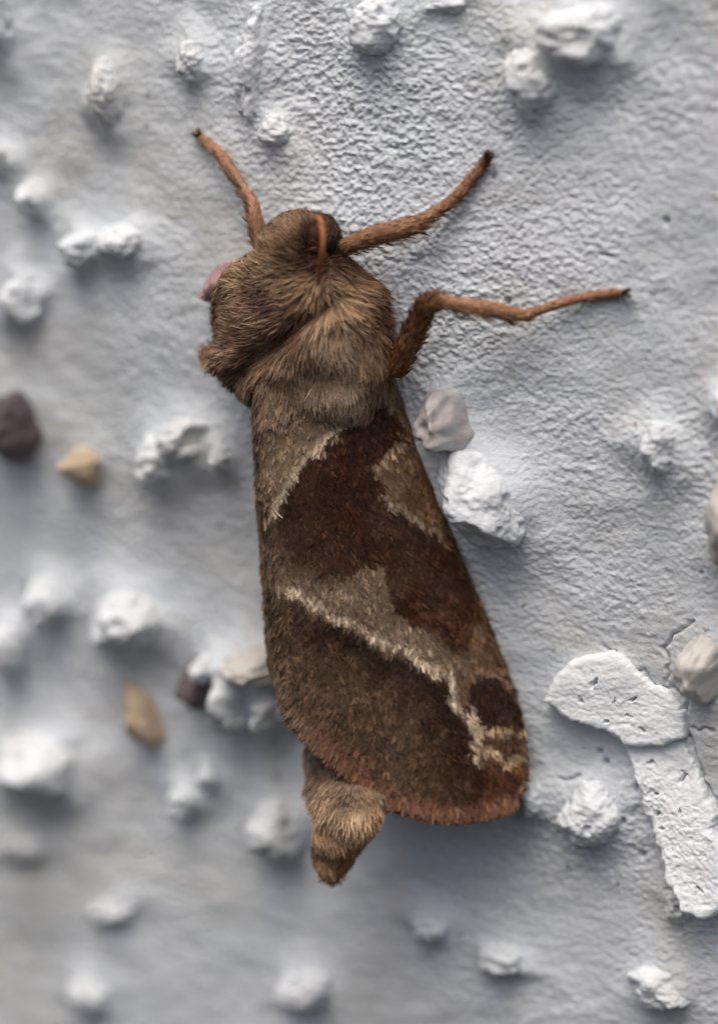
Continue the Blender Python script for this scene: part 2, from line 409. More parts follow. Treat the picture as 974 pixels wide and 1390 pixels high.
# ------------------------------------------------------------------ lifted flakes of thick paint
def flake(outline, thick, seed, pits):
    o2 = np.vstack([outline, outline[:1]])
    seg = np.concatenate([[0], np.cumsum(np.linalg.norm(np.diff(o2, axis=0), axis=1))])
    tt = np.linspace(0, seg[-1], 321)[:-1]
    out = np.stack([np.interp(tt, seg, o2[:, k]) for k in (0, 1)], -1)
    jit = lambda q: 3.2 * noise2(tt / 34, tt * 0 + seed + q, 3) + 1.8 * noise2(tt / 11, tt * 0 + seed + q, 4) + 0.9 * noise2(tt / 5, tt * 0 + seed + q, 5)
    out = out + np.stack([jit(0), jit(9)], -1)
    c = out.mean(0)
    dist = np.array([0, 0.2, 0.0, -1.2, -3.0, -6.0, -10.0])
    rad = np.linalg.norm(out - c, axis=1)
    ks = [np.clip(1 + d / rad, 0.05, 2) for d in dist] + [np.clip(1 - 10.0 / rad, .05, 1) * f for f in np.linspace(.97, 0, 64)]
    ks = np.array(ks)
    hs = np.concatenate([[-0.4, 0.3, 0.62, 0.80, 0.90, 0.96, 1.0], np.ones(64)])
    pts = c + (out - c)[None] * ks[..., None]
    x, z = to_local(pts[..., 0], pts[..., 1])
    gx = (pts[..., 0] - c[0]); gy = (pts[..., 1] - c[1])
    # lifted on the lower side, dying into the wall on the upper
    tilt = thick * np.clip(0.85 - 0.0085 * (gx * 0.55 - gy * 0.8), 0.12, 1.6)
    h = base_height(x, z) + 0.002 + hs[:, None] * tilt + rough_height(x, z) * 1.0 + 0.009 * fbm(x * 6, z * 6, 2, 71)
    jx = pts[..., 0] + 2.2 * noise2(pts[..., 0] / 4, pts[..., 1] / 4, 73); jy = pts[..., 1] + 2.2 * noise2(pts[..., 0] / 4 + 9, pts[..., 1] / 4, 74)
    for k, (qx, qy, rr) in enumerate(pits):
        an = k * 1.9 + seed; ca, sa = math.cos(an), math.sin(an)
        u = ((jx - qx) * ca + (jy - qy) * sa) / (rr * 1.25); v = (-(jx - qx) * sa + (jy - qy) * ca) / (rr * .6)
        h = h - 0.03 * np.exp(-(u * u + v * v) ** 1.5)
    V = np.stack([x, -h, z], -1)
    f = grid_faces(len(ks), len(out), True)
    me = make_mesh('paint_flake', V.reshape(-1, 3), f, np.full(len(f), 4))
    me.flip_normals()
    return link('paint_flake', me, PAINT_FRESH, wall)
fl = flake(np.array([(749, 944), (762, 918), (776, 896), (802, 884), (835, 880), (850, 892), (868, 908), (888, 927), (912, 944), (932, 962), (930, 996), (905, 1010), (860, 1006), (822, 984), (785, 968), (764, 956)], float), 0.042, 21,
           [(817, 921, 5), (801, 942, 3), (864, 945, 3.5), (844, 946, 2.5), (862, 967, 2.5), (834, 970, 2), (878, 985, 3)])
fl['label'] = 'broad pointed flake of thick white paint'
fl = flake(np.array([(855, 1004), (880, 1006), (905, 1001), (928, 1010), (943, 1032), (954, 1062), (972, 1108), (992, 1160), (998, 1225), (970, 1238), (944, 1226), (918, 1178), (892, 1118), (871, 1062)], float), 0.05, 22,
           [(888, 1032, 3), (928, 1056, 4), (932, 1049, 3), (897, 1073, 2.5), (930, 1095, 2.5), (907, 1116, 2.5), (900, 1098, 2.5), (963, 1196, 3.5)])
fl['label'] = 'long narrow flake of thick white paint'

# ------------------------------------------------------------------ the moth
ORG = P(440, 640, 0.0); ORG = np.array([ORG[0], -0.02, ORG[2]])
moth = bpy.data.objects.new('moth', None); scene.collection.objects.link(moth)
moth.location = ORG; moth.empty_display_size = 0.3
moth['label'] = 'furry brown moth with dark patches and pale lines on its folded wing'
moth['category'] = 'moth'

def part(name, V, F, mat, parent=moth, col=None, smooth=True, label=None, kind=None):
    F = np.asarray(F)
    me = make_mesh(name, np.asarray(V) - ORG, F, np.full(len(F), F.shape[1]), smooth, col)
    o = link(name, me, mat, parent)
    if label: o['label'] = label
    if kind: o['kind'] = kind
    return o

def blades(name, root, d, n, length, width, bend, col, mat, parent, flat=0.35, tipcol=None, kind='stuff', segs=3, blunt=0.25):
    """tapering curved scales or hairs: root points, directions, surface normals"""
    N = len(root)
    d = d / np.linalg.norm(d, axis=1)[:, None]
    side = np.cross(d, n); side /= np.linalg.norm(side, axis=1)[:, None] + 1e-9
    up = np.cross(side, d)
    tw = rng.normal(0, flat, N)
    side = side * np.cos(tw)[:, None] + up * np.sin(tw)[:, None]
    ts = np.linspace(0, 1, segs + 1)
    prof = np.interp(ts, [0, 0.3, 0.7, 1], [0.6, 1.0, 0.9, blunt])
    vs = []; cs = []
    for t, p in zip(ts, prof):
        c = root + d * (length * t)[:, None] + bend * (length * t * t)[:, None]
        w = side * (width * 0.5 * p)[:, None]
        vs += [c - w, c + w]
        cc = col if tipcol is None else col * (1 - t) + tipcol * t
        cs += [cc, cc]
    V = np.stack(vs, 1); Cc = np.stack(cs, 1); k = V.shape[1]
    f = np.array([[2 * i, 2 * i + 1, 2 * i + 3, 2 * i + 2] for i in range(segs)])
    F = (np.arange(N)[:, None, None] * k + f[None]).reshape(-1, 4)
    return part(name, V.reshape(-1, 3), F, mat, parent, Cc.reshape(-1, 3), True, None, kind)

def idw(px, py, ctl, p=2.6):
    ctl = np.asarray(ctl, float)
    d2 = (px[:, None] - ctl[None, :, 0]) ** 2 + (py[:, None] - ctl[None, :, 1]) ** 2 + 30.0
    w = d2 ** (-p / 2)
    return (w[:, :, None] * ctl[None, :, 2:]).sum(1) / w.sum(1)[:, None]

def img_dir(dx, dy):
    return RGT * np.asarray(dx)[:, None] - UPV * np.asarray(dy)[:, None]

# ---- body: one lofted surface from head to tail
FURCOL = [  # px, py, r, g, b
    (420, 314, 34, 20, 13), (421, 340, 36, 22, 14), (424, 358, 50, 32, 20), (448, 310, 56, 38, 25), (453, 330, 50, 33, 22), (445, 350, 60, 41, 27), (408, 318, 104, 80, 56), (405, 345, 110, 86, 60), (432, 330, 104, 62, 36),
    (400, 305, 106, 82, 58), (370, 330, 112, 90, 64), (430, 300, 104, 72, 48), (330, 380, 122, 99, 70), (380, 370, 124, 101, 72), (420, 385, 128, 100, 68),
    (310, 430, 118, 95, 70), (360, 430, 126, 102, 76), (400, 420, 112, 84, 66), (385, 402, 96, 70, 62), (330, 470, 122, 98, 72), (285, 482, 160, 130, 96), (300, 510, 104, 80, 58), (330, 500, 108, 84, 62), (335, 550, 118, 98, 78),
    (370, 480, 112, 87, 64), (410, 440, 98, 68, 46), (455, 400, 152, 122, 86), (440, 395, 142, 112, 76), (440, 450, 160, 136, 108), (470, 470, 166, 142, 114), (430, 505, 150, 128, 104), (470, 530, 158, 138, 113), (430, 540, 146, 126, 103), (370, 540, 120, 101, 80), (450, 565, 140, 121, 99), (400, 480, 128, 104, 80),
    (390, 530, 118, 96, 76), (350, 560, 122, 103, 82), (510, 480, 122, 94, 68), (500, 400, 92, 64, 42), (530, 440, 92, 66, 46), (480, 370, 84, 58, 38), (550, 500, 98, 70, 48), (470, 345, 84, 60, 40), (455, 340, 76, 50, 32),
    (430, 1045, 96, 78, 64), (470, 1050, 98, 80, 66), (470, 1075, 106, 85, 66), (430, 1085, 156, 128, 96), (480, 1095, 160, 134, 102), (510, 1100, 136, 106, 74), (450, 1130, 150, 119, 85), (445, 1170, 142, 109, 76), (470, 1150, 126, 92, 62),
    (400, 600, 110, 90, 72), (520, 560, 112, 88, 66)]
SEC = [  # py, cx, half width px, centre height, half thickness
    (293, 416, 4, .19, .012), (297, 414, 24, .19, .06), (306, 411, 36, .19, .09), (322, 407, 43, .19, .115), (342, 407, 48, .185, .125),
    (358, 404, 66, .18, .135), (380, 408, 92, .175, .145), (410, 412, 106, .17, .15), (440, 413, 112, .165, .148), (468, 416, 113, .158, .142),
    (495, 411, 114, .155, .134), (525, 416, 100, .152, .122), (555, 424, 80, .145, .108), (595, 432, 50, .13, .085), (680, 420, 44, .13, .07), (800, 424, 42, .14, .075),
    (920, 446, 44, .16, .08), (1000, 466, 48, .21, .085), (1035, 472, 53, .245, .085), (1065, 472, 51, .30, .086), (1088, 472, 46, .335, .082),
    (1104, 470, 42, .345, .076), (1118, 466, 37, .35, .072), (1137, 461, 31, .355, .064), (1160, 455, 24, .36, .052), (1177, 452, 17, .36, .036), (1186, 450, 9, .36, .02), (1189, 449, 2, .36, .006)]
secs = catmull(SEC, 170)
NA = 72
ph = np.linspace(0, 2 * np.pi, NA, endpoint=False)
ctr = P(secs[:, 1], secs[:, 0], np.maximum(secs[:, 3], 0.01))
BV = ctr[:, None, :] + np.array([1.0, 0, 0]) * (np.maximum(secs[:, 2], 1) * PX * 1.06)[:, None, None] * np.cos(ph)[None, :, None] \
     + np.array([0, -1.0, 0]) * np.maximum(secs[:, 4], .004)[:, None, None] * np.sin(ph)[None, :, None]
def mesh_normals(V, F):
    a, b, c = V[F[:, 0]], V[F[:, 1]], V[F[:, 2]]
    fn = np.cross(b - a, c - a)
    vn = np.zeros_like(V)
    for k in range(F.shape[1]): np.add.at(vn, F[:, k], fn)
    return vn / (np.linalg.norm(vn, axis=1)[:, None] + 1e-12)
BF = grid_faces(len(secs), NA, True)
bv = BV.reshape(-1, 3)
bn = mesh_normals(bv, BF)
cen = np.repeat(ctr, NA, 0)
if ((bn * (bv - cen)).sum(1)).mean() < 0: BF = BF[:, ::-1]; bn = -bn
bqx, bqy = proj(bv)
front = bn @ (-FWD) > -0.25
# shaped details: tuft over the far wing base, groove behind the collar, crest between the wings
bump = 0.022 * np.exp(-(((bqx - 300) / 28) ** 2 + ((bqy - 484) / 18) ** 2)) - 0.03 * np.exp(-(line_dist(bqx, bqy, [(330, 500), (372, 470), (405, 440), (445, 405)]) / 11) ** 2) \
     + 0.008 * np.exp(-(((bqx - 455) / 40) ** 2 + ((bqy - 470) / 60) ** 2)) - 0.022 * np.exp(-(line_dist(bqx, bqy, [(470, 385), (500, 420), (545, 470)]) / 10) ** 2)
bv = bv + bn * (bump * front)[:, None]
bv = bv + bn * (0.008 * noise(bv[:, 0] * 14, bv[:, 1] * 14, bv[:, 2] * 14, 2))[:, None]
bn = mesh_normals(bv, BF)
skin = lin(idw(*proj(bv), FURCOL, 3.4)) * .62
body = part('body', bv, BF, SKIN, moth, skin)

# ---- fur over the body
FURDIR = [  # px, py, dx, dy, lift, length px
    (400, 300, -.2, -1, .75, 14), (370, 320, -1, -.8, .75, 15), (440, 300, .3, -1, .75, 13), (410, 330, -.6, -.5, .7, 16), (425, 360, -.6, .1, .5, 22), (350, 360, -1, -.35, .6, 24),
    (310, 400, -1, -.05, .6, 28), (360, 400, -1, 0, .45, 36), (410, 395, -.9, .2, .45, 38), (300, 450, -1, .1, .6, 28), (350, 440, -1, .12, .45, 38), (400, 430, -.9, .5, .4, 32),
    (280, 480, -1, .1, .45, 26), (310, 475, -1, .05, .4, 30), (350, 478, -.95, .2, .5, 36), (300, 515, -.6, .8, .35, 28), (345, 510, -.35, 1, .22, 28), (330, 545, -.3, 1, .2, 26), (445, 405, .2, .9, .5, 34), (455, 395, .9, .35, .5, 36), (480, 400, 1, .45, .5, 34),
    (440, 450, -.15, 1, .17, 28), (470, 470, .35, 1, .15, 28), (440, 500, -.1, 1, .1, 28), (480, 505, .25, 1, .08, 26), (390, 520, -.15, 1, .12, 30), (440, 530, -.05, 1, .07, 24), (490, 522, .2, 1, .07, 20), (360, 535, -.1, 1, .16, 26), (450, 570, 0, 1, .1, 20), (510, 430, .9, .5, .5, 34), (530, 470, .7, .8, .5, 30), (490, 360, 1, .2, .55, 24), (470, 345, 1, -.1, .5, 18),
    (550, 510, .5, 1, .4, 26), (500, 560, .1, 1, .3, 26), (420, 600, 0, 1, .3, 26),
    (430, 1040, 0, 1, .25, 18), (480, 1040, 0, 1, .25, 18), (430, 1080, -.1, 1, .05, 22), (470, 1085, -.05, 1, .04, 24), (510, 1090, .1, 1, .08, 22), (455, 1120, -.05, 1, .1, 30), (475, 1130, .1, 1, .12, 26), (448, 1165, -.08, 1, .08, 22)]

def sample_mesh(V, F, n, weight=None):
    T = np.concatenate([F[:, [0, 1, 2]], F[:, [0, 2, 3]]])
    a, b, c = V[T[:, 0]], V[T[:, 1]], V[T[:, 2]]
    cr = np.cross(b - a, c - a); ar = np.linalg.norm(cr, axis=1)
    m = (a + b + c) / 3
    w = ar if weight is None else ar * weight(m, cr / (ar[:, None] + 1e-12))
    idx = rng.choice(len(T), n, p=w / w.sum())
    u, v = rng.random(n), rng.random(n); k = u + v > 1; u[k], v[k] = 1 - u[k], 1 - v[k]
    p = a[idx] + (b - a)[idx] * u[:, None] + (c - a)[idx] * v[:, None]
    nn = bn[T[idx, 0]] * (1 - u - v)[:, None] + bn[T[idx, 1]] * u[:, None] + bn[T[idx, 2]] * v[:, None]
    return p, nn / np.linalg.norm(nn, axis=1)[:, None]

def fur_weight(m, n):
    x, y = proj(m)
    inside = (y > 610) & (y < 1000)
    return np.where(inside, 0.02, 1.0) * np.where(y > 1105, 2.5, 1.0) * np.where(n @ (-FWD) > -0.35, 1.0, 0.25)
NF = 62000
fp_, fn_ = sample_mesh(bv, BF, NF, fur_weight)
fx, fy = proj(fp_)
dr = idw(fx, fy, FURDIR)
cl = lin(idw(fx, fy, FURCOL, 3.4))
cl = (cl * .86 + cl.mean(1)[:, None] * .14) * 1.25
# hair lies in small locks: neighbouring hairs share a lean and a tone
lk = noise2(fx / 13, fy / 13, 61); lk2 = noise2(fx / 11 + 40, fy / 11, 62); lk3 = noise2(fx / 24, fy / 24, 63)
dd = img_dir(dr[:, 0] + 0.25 * lk + rng.normal(0, .16, NF), dr[:, 1] + 0.25 * lk2 + rng.normal(0, .16, NF))
away = fn_ @ (-FWD) < -0.1
dd = dd - fn_ * (dd * fn_).sum(1)[:, None]
dd /= np.linalg.norm(dd, axis=1)[:, None] + 1e-9
lift = dr[:, 2] * (0.8 + 0.35 * lk3) + rng.normal(0, .08, NF)
dirs = dd + fn_ * np.clip(lift + .1, .17, 2)[:, None]
ln = dr[:, 3] * PX * .86 * rng.uniform(.55, 1.25, NF)
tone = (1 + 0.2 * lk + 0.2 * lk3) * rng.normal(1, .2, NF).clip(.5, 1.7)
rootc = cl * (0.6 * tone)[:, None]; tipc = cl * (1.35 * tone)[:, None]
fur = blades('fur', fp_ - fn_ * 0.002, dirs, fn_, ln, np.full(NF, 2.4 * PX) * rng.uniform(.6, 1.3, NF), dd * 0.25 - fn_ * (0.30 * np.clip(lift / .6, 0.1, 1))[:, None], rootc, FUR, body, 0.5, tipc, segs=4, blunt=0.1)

# ---- forewing in view
LEFT = [(392, 452), (346, 528), (343, 605), (349, 700), (355, 780), (359, 850), (364, 892), (378, 930), (400, 964), (432, 1000), (476, 1038), (530, 1080)]
RIGHT = [(530, 420), (553, 520), (572, 600), (597, 675), (622, 745), (645, 800), (668, 855), (688, 908), (704, 960), (712, 1010), (711, 1046), (696, 1082)]
TN, SN = 220, 120
Lc, Rc = catmull(LEFT, TN), catmull(RIGHT, TN)
def wing_px(t, s):
    tt = t * (TN - 1)
    L = np.stack([np.interp(tt, np.arange(TN), Lc[:, k]) for k in (0, 1)], -1)
    R = np.stack([np.interp(tt, np.arange(TN), Rc[:, k]) for k in (0, 1)], -1)
    q = L * (1 - s)[..., None] + R * s[..., None]
    q[..., 1] += 19 * t ** 8 * 4 * s * (1 - s)
    return q
def wing_h(x, y):
    xr = 344 + (y - 600) * 0.085; xc = 572 + (y - 600) * 0.37
    s = np.clip((x - xr) / (xc - xr), -0.2, 1.1)
    hr = np.interp(y, [480, 600, 800, 1000, 1120], [.325, .33, .37, .41, .42])
    hc = np.interp(y, [480, 600, 800, 1000, 1120], [.10, .075, .07, .075, .08])
    sp = np.maximum(s, 0)
    h = hc + (hr - hc) * (1 - sp ** 1.18)
    h = h - 0.06 * np.clip((0.07 - s) / 0.07, 0, 3) ** 2
    h = h - 0.05 * np.clip((s - 0.93) / 0.07, 0, 2) ** 2
    # cells sink a little between the veins
    h = h + 0.006 * np.sin(s * 19 + (y - 600) * 0.004) * sstep(520, 700, y) + 0.007 * fbm(x / 60, y / 90, 2, 81)
    return h
tg, sg = np.meshgrid(np.linspace(0, 1, TN), np.linspace(0, 1, SN), indexing='ij')
wp = wing_px(tg, sg)
WV = P(wp[..., 0], wp[..., 1], wing_h(wp[..., 0], wp[..., 1]))
def shell(V, thick):
    """close a sheet into a thin solid"""
    r, c = V.shape[:2]; n = r * c
    F = grid_faces(r, c); v = V.reshape(-1, 3); nn = mesh_normals(v, F)
    if (nn @ (-FWD)).mean() < 0: F = F[:, ::-1]; nn = -nn
    v2 = np.vstack([v, v - nn * thick])
    bd = np.concatenate([np.arange(c), np.arange(1, r) * c + c - 1, (r - 1) * c + np.arange(c - 2, -1, -1), np.arange(r - 2, 0, -1) * c])
    b2 = np.roll(bd, -1)
    side = np.stack([bd, b2, b2 + n, bd + n], -1)
    return v2, np.vstack([F, F[:, ::-1] + n, side]), nn
wv2, WF, wn = shell(WV, 0.008)

# wing pattern: the colour of each scale
DARK1 = [(494, 548), (505, 540), (522, 541), (534, 562), (543, 590), (545, 606), (528, 622), (518, 632), (516, 650), (522, 672), (532, 688), (556, 704), (584, 716), (604, 738), (622, 768), (636, 800), (648, 838), (640, 868), (628, 892), (612, 884), (590, 868), (562, 852), (540, 840), (528, 820), (524, 792), (516, 770), (502, 764), (480, 782), (455, 792), (425, 788), (396, 776), (376, 764), (364, 740), (366, 712), (384, 676), (412, 640), (440, 612), (470, 580)]
CELL = [(518, 630), (545, 606), (556, 620), (575, 660), (596, 712), (584, 716), (556, 704), (532, 688), (520, 666)]
LINE1 = [(506, 538), (490, 548), (470, 572), (440, 603), (410, 634), (385, 672), (363, 716)]
LINE1B = [(545, 604), (528, 620), (516, 632), (514, 650)]
LINE1C = [(520, 676), (534, 692), (556, 706), (586, 718), (600, 724)]
LINE2 = [(377, 806), (396, 804), (423, 824), (450, 838), (477, 847), (500, 858), (520, 871), (540, 880), (558, 888), (568, 900), (580, 910), (606, 916), (614, 934), (617, 960), (634, 968), (640, 982), (645, 998), (642, 1028)]
LINE3 = [(645, 998), (672, 994), (708, 996)]
LINE4 = [(642, 1022), (656, 1018), (668, 1020), (678, 1034), (690, 1040), (706, 1026)]
LINE5 = [(648, 912), (662, 914), (678, 924)]
DARK2 = [(634, 934), (648, 922), (668, 921), (692, 934), (706, 962), (712, 994), (672, 992), (650, 994), (642, 976), (632, 964)]
def pattern(x, y):
    y = y + 5.0
    jx = x + 5 * fbm(x / 14, y / 14, 2, 91) + rng.normal(0, 1.1, x.shape); jy = y + 5 * fbm(x / 14 + 30, y / 14, 2, 93) + rng.normal(0, 1.1, x.shape)
    def mix(c, col, a): return c * (1 - a)[:, None] + lin(col) * a[:, None]
    c = np.tile(lin((112, 93, 74)), (len(x), 1))
    # greyer towards the inner margin, browner along the costa
    xr = 344 + (y - 600) * 0.085; xc = 572 + (y - 600) * 0.37; s = (x - xr) / (xc - xr)
    c = mix(c, (110, 92, 74), sstep(0.25, 0.0, s))
    c = mix(c, (126, 108, 88), sstep(640, 540, y) * sstep(.75, .45, s) * .7)
    c = mix(c, (108, 84, 60), sstep(0.6, 0.9, s))
    c = mix(c, (106, 86, 64), sstep(0.55, 0.8, s) * sstep(700, 540, y))
    # paler band between the two oblique marks
    c = mix(c, (122, 106, 88), np.exp(-(line_dist(jx, jy, [(395, 792), (450, 808), (500, 822), (560, 870), (615, 902)]) / 22) ** 2) * .9)
    c = mix(c, (140, 122, 100), np.exp(-(line_dist(jx, jy, [(500, 530), (460, 560), (420, 605), (385, 650)]) / 34) ** 2) * .85)
    d1 = poly_sdf(jx, jy, DARK1)
    soft = 4 + 26 * sstep(480, 380, x) * sstep(660, 740, y)
    dk = sstep(soft, -soft, d1)
    cd = mix(np.tile(lin((56, 32, 18)), (len(x), 1)), (66, 48, 36), sstep(470, 385, x) * sstep(620, 760, y) * .9)
    cd = mix(cd, (68, 40, 22), sstep(540, 600, x) * sstep(690, 800, y) * .8)
    cd = mix(cd, (70, 52, 40), sstep(.05, .6, fbm(x / 40, y / 40, 3, 97)) * .5 * sstep(640, 690, y))
    c = c * (1 - dk)[:, None] + cd * dk[:, None]
    # outer field: dark below the pale line, fading to grey brown
    below = sstep(0, 12, jy - np.interp(jx, [340, 377, 396, 423, 477, 520, 558, 580, 606, 614, 618, 640, 648, 720], [800, 812, 808, 830, 853, 878, 894, 914, 922, 945, 966, 985, 1035, 1050]))
    co = np.tile(lin((82, 64, 48)), (len(x), 1))
    dl = line_dist(jx, jy, LINE2)
    co = mix(co, (42, 25, 14), sstep(80, 22, dl + 14 * fbm(x / 30, y / 30, 2, 99)) * .95)
    co = mix(co, (88, 71, 56), sstep(0.0, .7, fbm(x / 35, y / 50, 3, 101)) * .7 * sstep(25, 90, dl))
    co = mix(co, (104, 86, 68), sstep(440, 370, x) * .6)
    co = mix(co, (60, 38, 25), sstep(560, 640, x) * sstep(980, 1040, y) * .85)
    c = c * (1 - below)[:, None] + co * below[:, None]
    c = mix(c, (50, 31, 19), sstep(5, -5, poly_sdf(jx, jy, DARK2)))
    c = mix(c, (84, 52, 34), sstep(8, -6, poly_sdf(jx, jy, [(655, 1032), (668, 1024), (690, 1044), (712, 1034), (712, 1090), (650, 1095)])) * .7)
    c = mix(c, (84, 64, 46), sstep(4, -4, poly_sdf(jx, jy, [(648, 1000), (704, 1000), (706, 1022), (690, 1034), (668, 1016), (646, 1020)])) * .9)
    # pinkish band along the outer margin
    edge = line_dist(x, y, [tuple(q) for q in Lc[150::6]] + [(524, 1092), (570, 1108), (615, 1112), (660, 1108), (706, 1088)])
    c = mix(c, (108, 76, 58), sstep(32, 6, edge + 8 * fbm(x / 20, y / 20, 2, 103)) * sstep(950, 1040, y) * .9)
    for ln, w, col, a in ((LINE1, 5, (196, 180, 154), .95), (LINE1B, 4.2, (180, 160, 132), .8), (LINE1C, 4.2, (182, 164, 136), .9), (LINE2, 5, (202, 186, 160), .98), (LINE3, 4.6, (180, 156, 126), .95), (LINE4, 4.4, (180, 156, 126), .95), (LINE5, 4.5, (146, 122, 98), .7)):
        dd = line_dist(jx, jy, ln)
        c = mix(c, col, sstep(w * 1.5, w * .55, dd) * a * np.clip(.9 + .35 * fbm(x / 16, y / 16, 2, 107), 0, 1))
    return c

gx, gy = wp[..., 0].ravel(), wp[..., 1].ravel()
wc = pattern(gx, gy) * 0.75
wing = part('forewing', wv2, WF, SKIN, moth, np.vstack([wc, wc]), True, 'patterned wing with two dark patches and pale oblique lines')

def wing_point(t, s):
    q = wing_px(t, s); e = 1.5
    h = wing_h(q[:, 0], q[:, 1])
    p = P(q[:, 0], q[:, 1], h)
    a = P(q[:, 0] + e, q[:, 1], wing_h(q[:, 0] + e, q[:, 1])); b = P(q[:, 0], q[:, 1] + e, wing_h(q[:, 0], q[:, 1] + e))
    n = np.cross(b - p, a - p); n /= np.linalg.norm(n, axis=1)[:, None]
    n = np.where((n @ (-FWD))[:, None] < 0, -n, n)
    return q, p, n
NS = 95000
Tq, Sq = rng.random(NS), rng.random(NS)
# even density: rows are wider near the tip
keep = rng.random(NS) < (0.45 + 0.55 * Tq)
Tq, Sq = Tq[keep], Sq[keep]; NS = len(Tq)
q, p, n = wing_point(Tq, Sq)
SC_DIR = [(350, 560, -.05, 1), (480, 520, .1, 1), (550, 560, .3, 1), (360, 720, .02, 1), (480, 720, .15, 1), (590, 720, .35, 1), (370, 880, -.15, 1), (385, 950, -.45, 1), (430, 1010, -.3, 1), (480, 900, .1, 1), (620, 850, .35, 1), (500, 1060, -.1, 1), (600, 1080, .05, 1), (690, 1060, .2, 1), (680, 950, .3, 1)]
sdv = idw(q[:, 0], q[:, 1], SC_DIR)
wl = noise2(q[:, 0] / 9, q[:, 1] / 11, 111); wl2 = noise2(q[:, 0] / 7 + 20, q[:, 1] / 9, 113); wl3 = noise2(q[:, 0] / 22, q[:, 1] / 22, 115)
dd = img_dir(sdv[:, 0] + .38 * wl + rng.normal(0, .15, NS), sdv[:, 1] + rng.normal(0, .1, NS))
dd = dd - n * (dd * n).sum(1)[:, None]; dd /= np.linalg.norm(dd, axis=1)[:, None]
lift = np.clip(.3 + .22 * wl2 + rng.normal(0, .13, NS), .04, .9)
cc = pattern(q[:, 0], q[:, 1]) * ((1 + .3 * wl2 + .12 * wl3) * rng.normal(1, .27, NS).clip(.4, 1.8))[:, None]
blades('wing_scales', p - n * .002, dd + n * lift[:, None], n, rng.uniform(8, 14, NS) * PX, rng.uniform(2.6, 4.4, NS) * PX, -n * .38 + dd * .1 + img_dir(rng.normal(0, .22, NS), np.zeros(NS)), cc * .68, SCALES, wing, .5, cc * 1.2, segs=3, blunt=.45)

# fringe along the outer margin and short hair along the ridge
def edge_hairs(name, t, s, dx, dy, lmin, lmax, colfn, wmin, wmax, lift=.12):
    N = len(t)
    q, p, n = wing_point(t, s)
    v = img_dir(dx + rng.normal(0, .14, N), dy + rng.normal(0, .1, N))
    v -= n * (v * n).sum(1)[:, None] * .6; v /= np.linalg.norm(v, axis=1)[:, None]
    c = colfn(q[:, 0], q[:, 1]) * (rng.normal(1, .2, N).clip(.55, 1.5) * (1 + .25 * noise2(q[:, 0] / 8, q[:, 1] / 8, 119)))[:, None]
    blades(name, p - n * .003, v + n * (lift + rng.normal(0, .1, N))[:, None], n, rng.uniform(lmin, lmax, N) * PX, rng.uniform(wmin, wmax, N) * PX, -n * .1, c * .75, SCALES, wing, .35, c * 1.15, segs=3, blunt=.3)
pink = lambda x, y: lin((110, 78, 59)) * sstep(960, 1050, y)[:, None] + lin((106, 86, 69)) * (1 - sstep(960, 1050, y))[:, None] * 1.0
N = 2600; t = rng.uniform(.62, 1, N); dxl = np.interp(t, [.62, .7, .8, .9, 1], [-.35, -.6, -.55, -.45, -.2])
edge_hairs('fringe', t, rng.uniform(0, .05, N), dxl, np.ones(N), 15, 25, pink, 3, 5)
N = 2600; s = rng.uniform(0, 1, N)
edge_hairs('fringe', 1 - rng.uniform(0, .02, N), s, np.interp(s, [0, 1], [-.05, .25]), np.ones(N), 14, 24, pink, 3, 5)
N = 1900; t = rng.uniform(.02, .66, N)
edge_hairs('ridge_hair', t, rng.uniform(0, .03, N), np.full(N, -.25), np.ones(N), 12, 20, lambda x, y: np.tile(lin((108, 90, 72)), (len(x), 1)), 2.5, 4.5)
N = 1500; t = rng.uniform(.05, .97, N)
edge_hairs('edge_hair', t, 1 - rng.uniform(0, .02, N), np.full(N, .45), np.ones(N), 9, 15, lambda x, y: np.tile(lin((104, 80, 58)), (len(x), 1)), 2.5, 4.5)

N = 4500; t = rng.random(N) * .15; s = rng.random(N); t = t * np.interp(s, [0, .3, .6, 1], [1.0, .9, .62, .8])
edge_hairs('shoulder_hair', t, s, np.interp(s, [0, .5, 1], [-.12, .0, .35]) + .2 * noise2(s * 14, t * 40, 140), np.ones(N), 14, 24,
           lambda x, y: pattern(x, y + 8) * .35 + .65 * lin(idw(x, y, [(350, 520, 124, 103, 81), (400, 520, 136, 115, 92), (450, 520, 160, 139, 114), (490, 520, 160, 139, 114), (450, 560, 150, 130, 107), (540, 500, 104, 80, 58), (550, 560, 104, 82, 60), (350, 580, 108, 90, 72)])), 2, 3.6, .22)

# ---- far forewing: falls steeply from the shared ridge to the wall on the other side
fr = np.linspace(0, 1, 24)
rid = WV[:, 3, :]
FW = np.zeros((TN, 24, 3))
for k, f in enumerate(fr):
    FW[:, k, :] = rid
    drop = (-rid[:, 1] - 0.06)
    FW[:, k, 0] = rid[:, 0] - drop * 0.40 * f ** 0.9 - 0.004
    FW[:, k, 1] = rid[:, 1] + drop * f + 0.006
FW = FW[: int(TN * .8)]
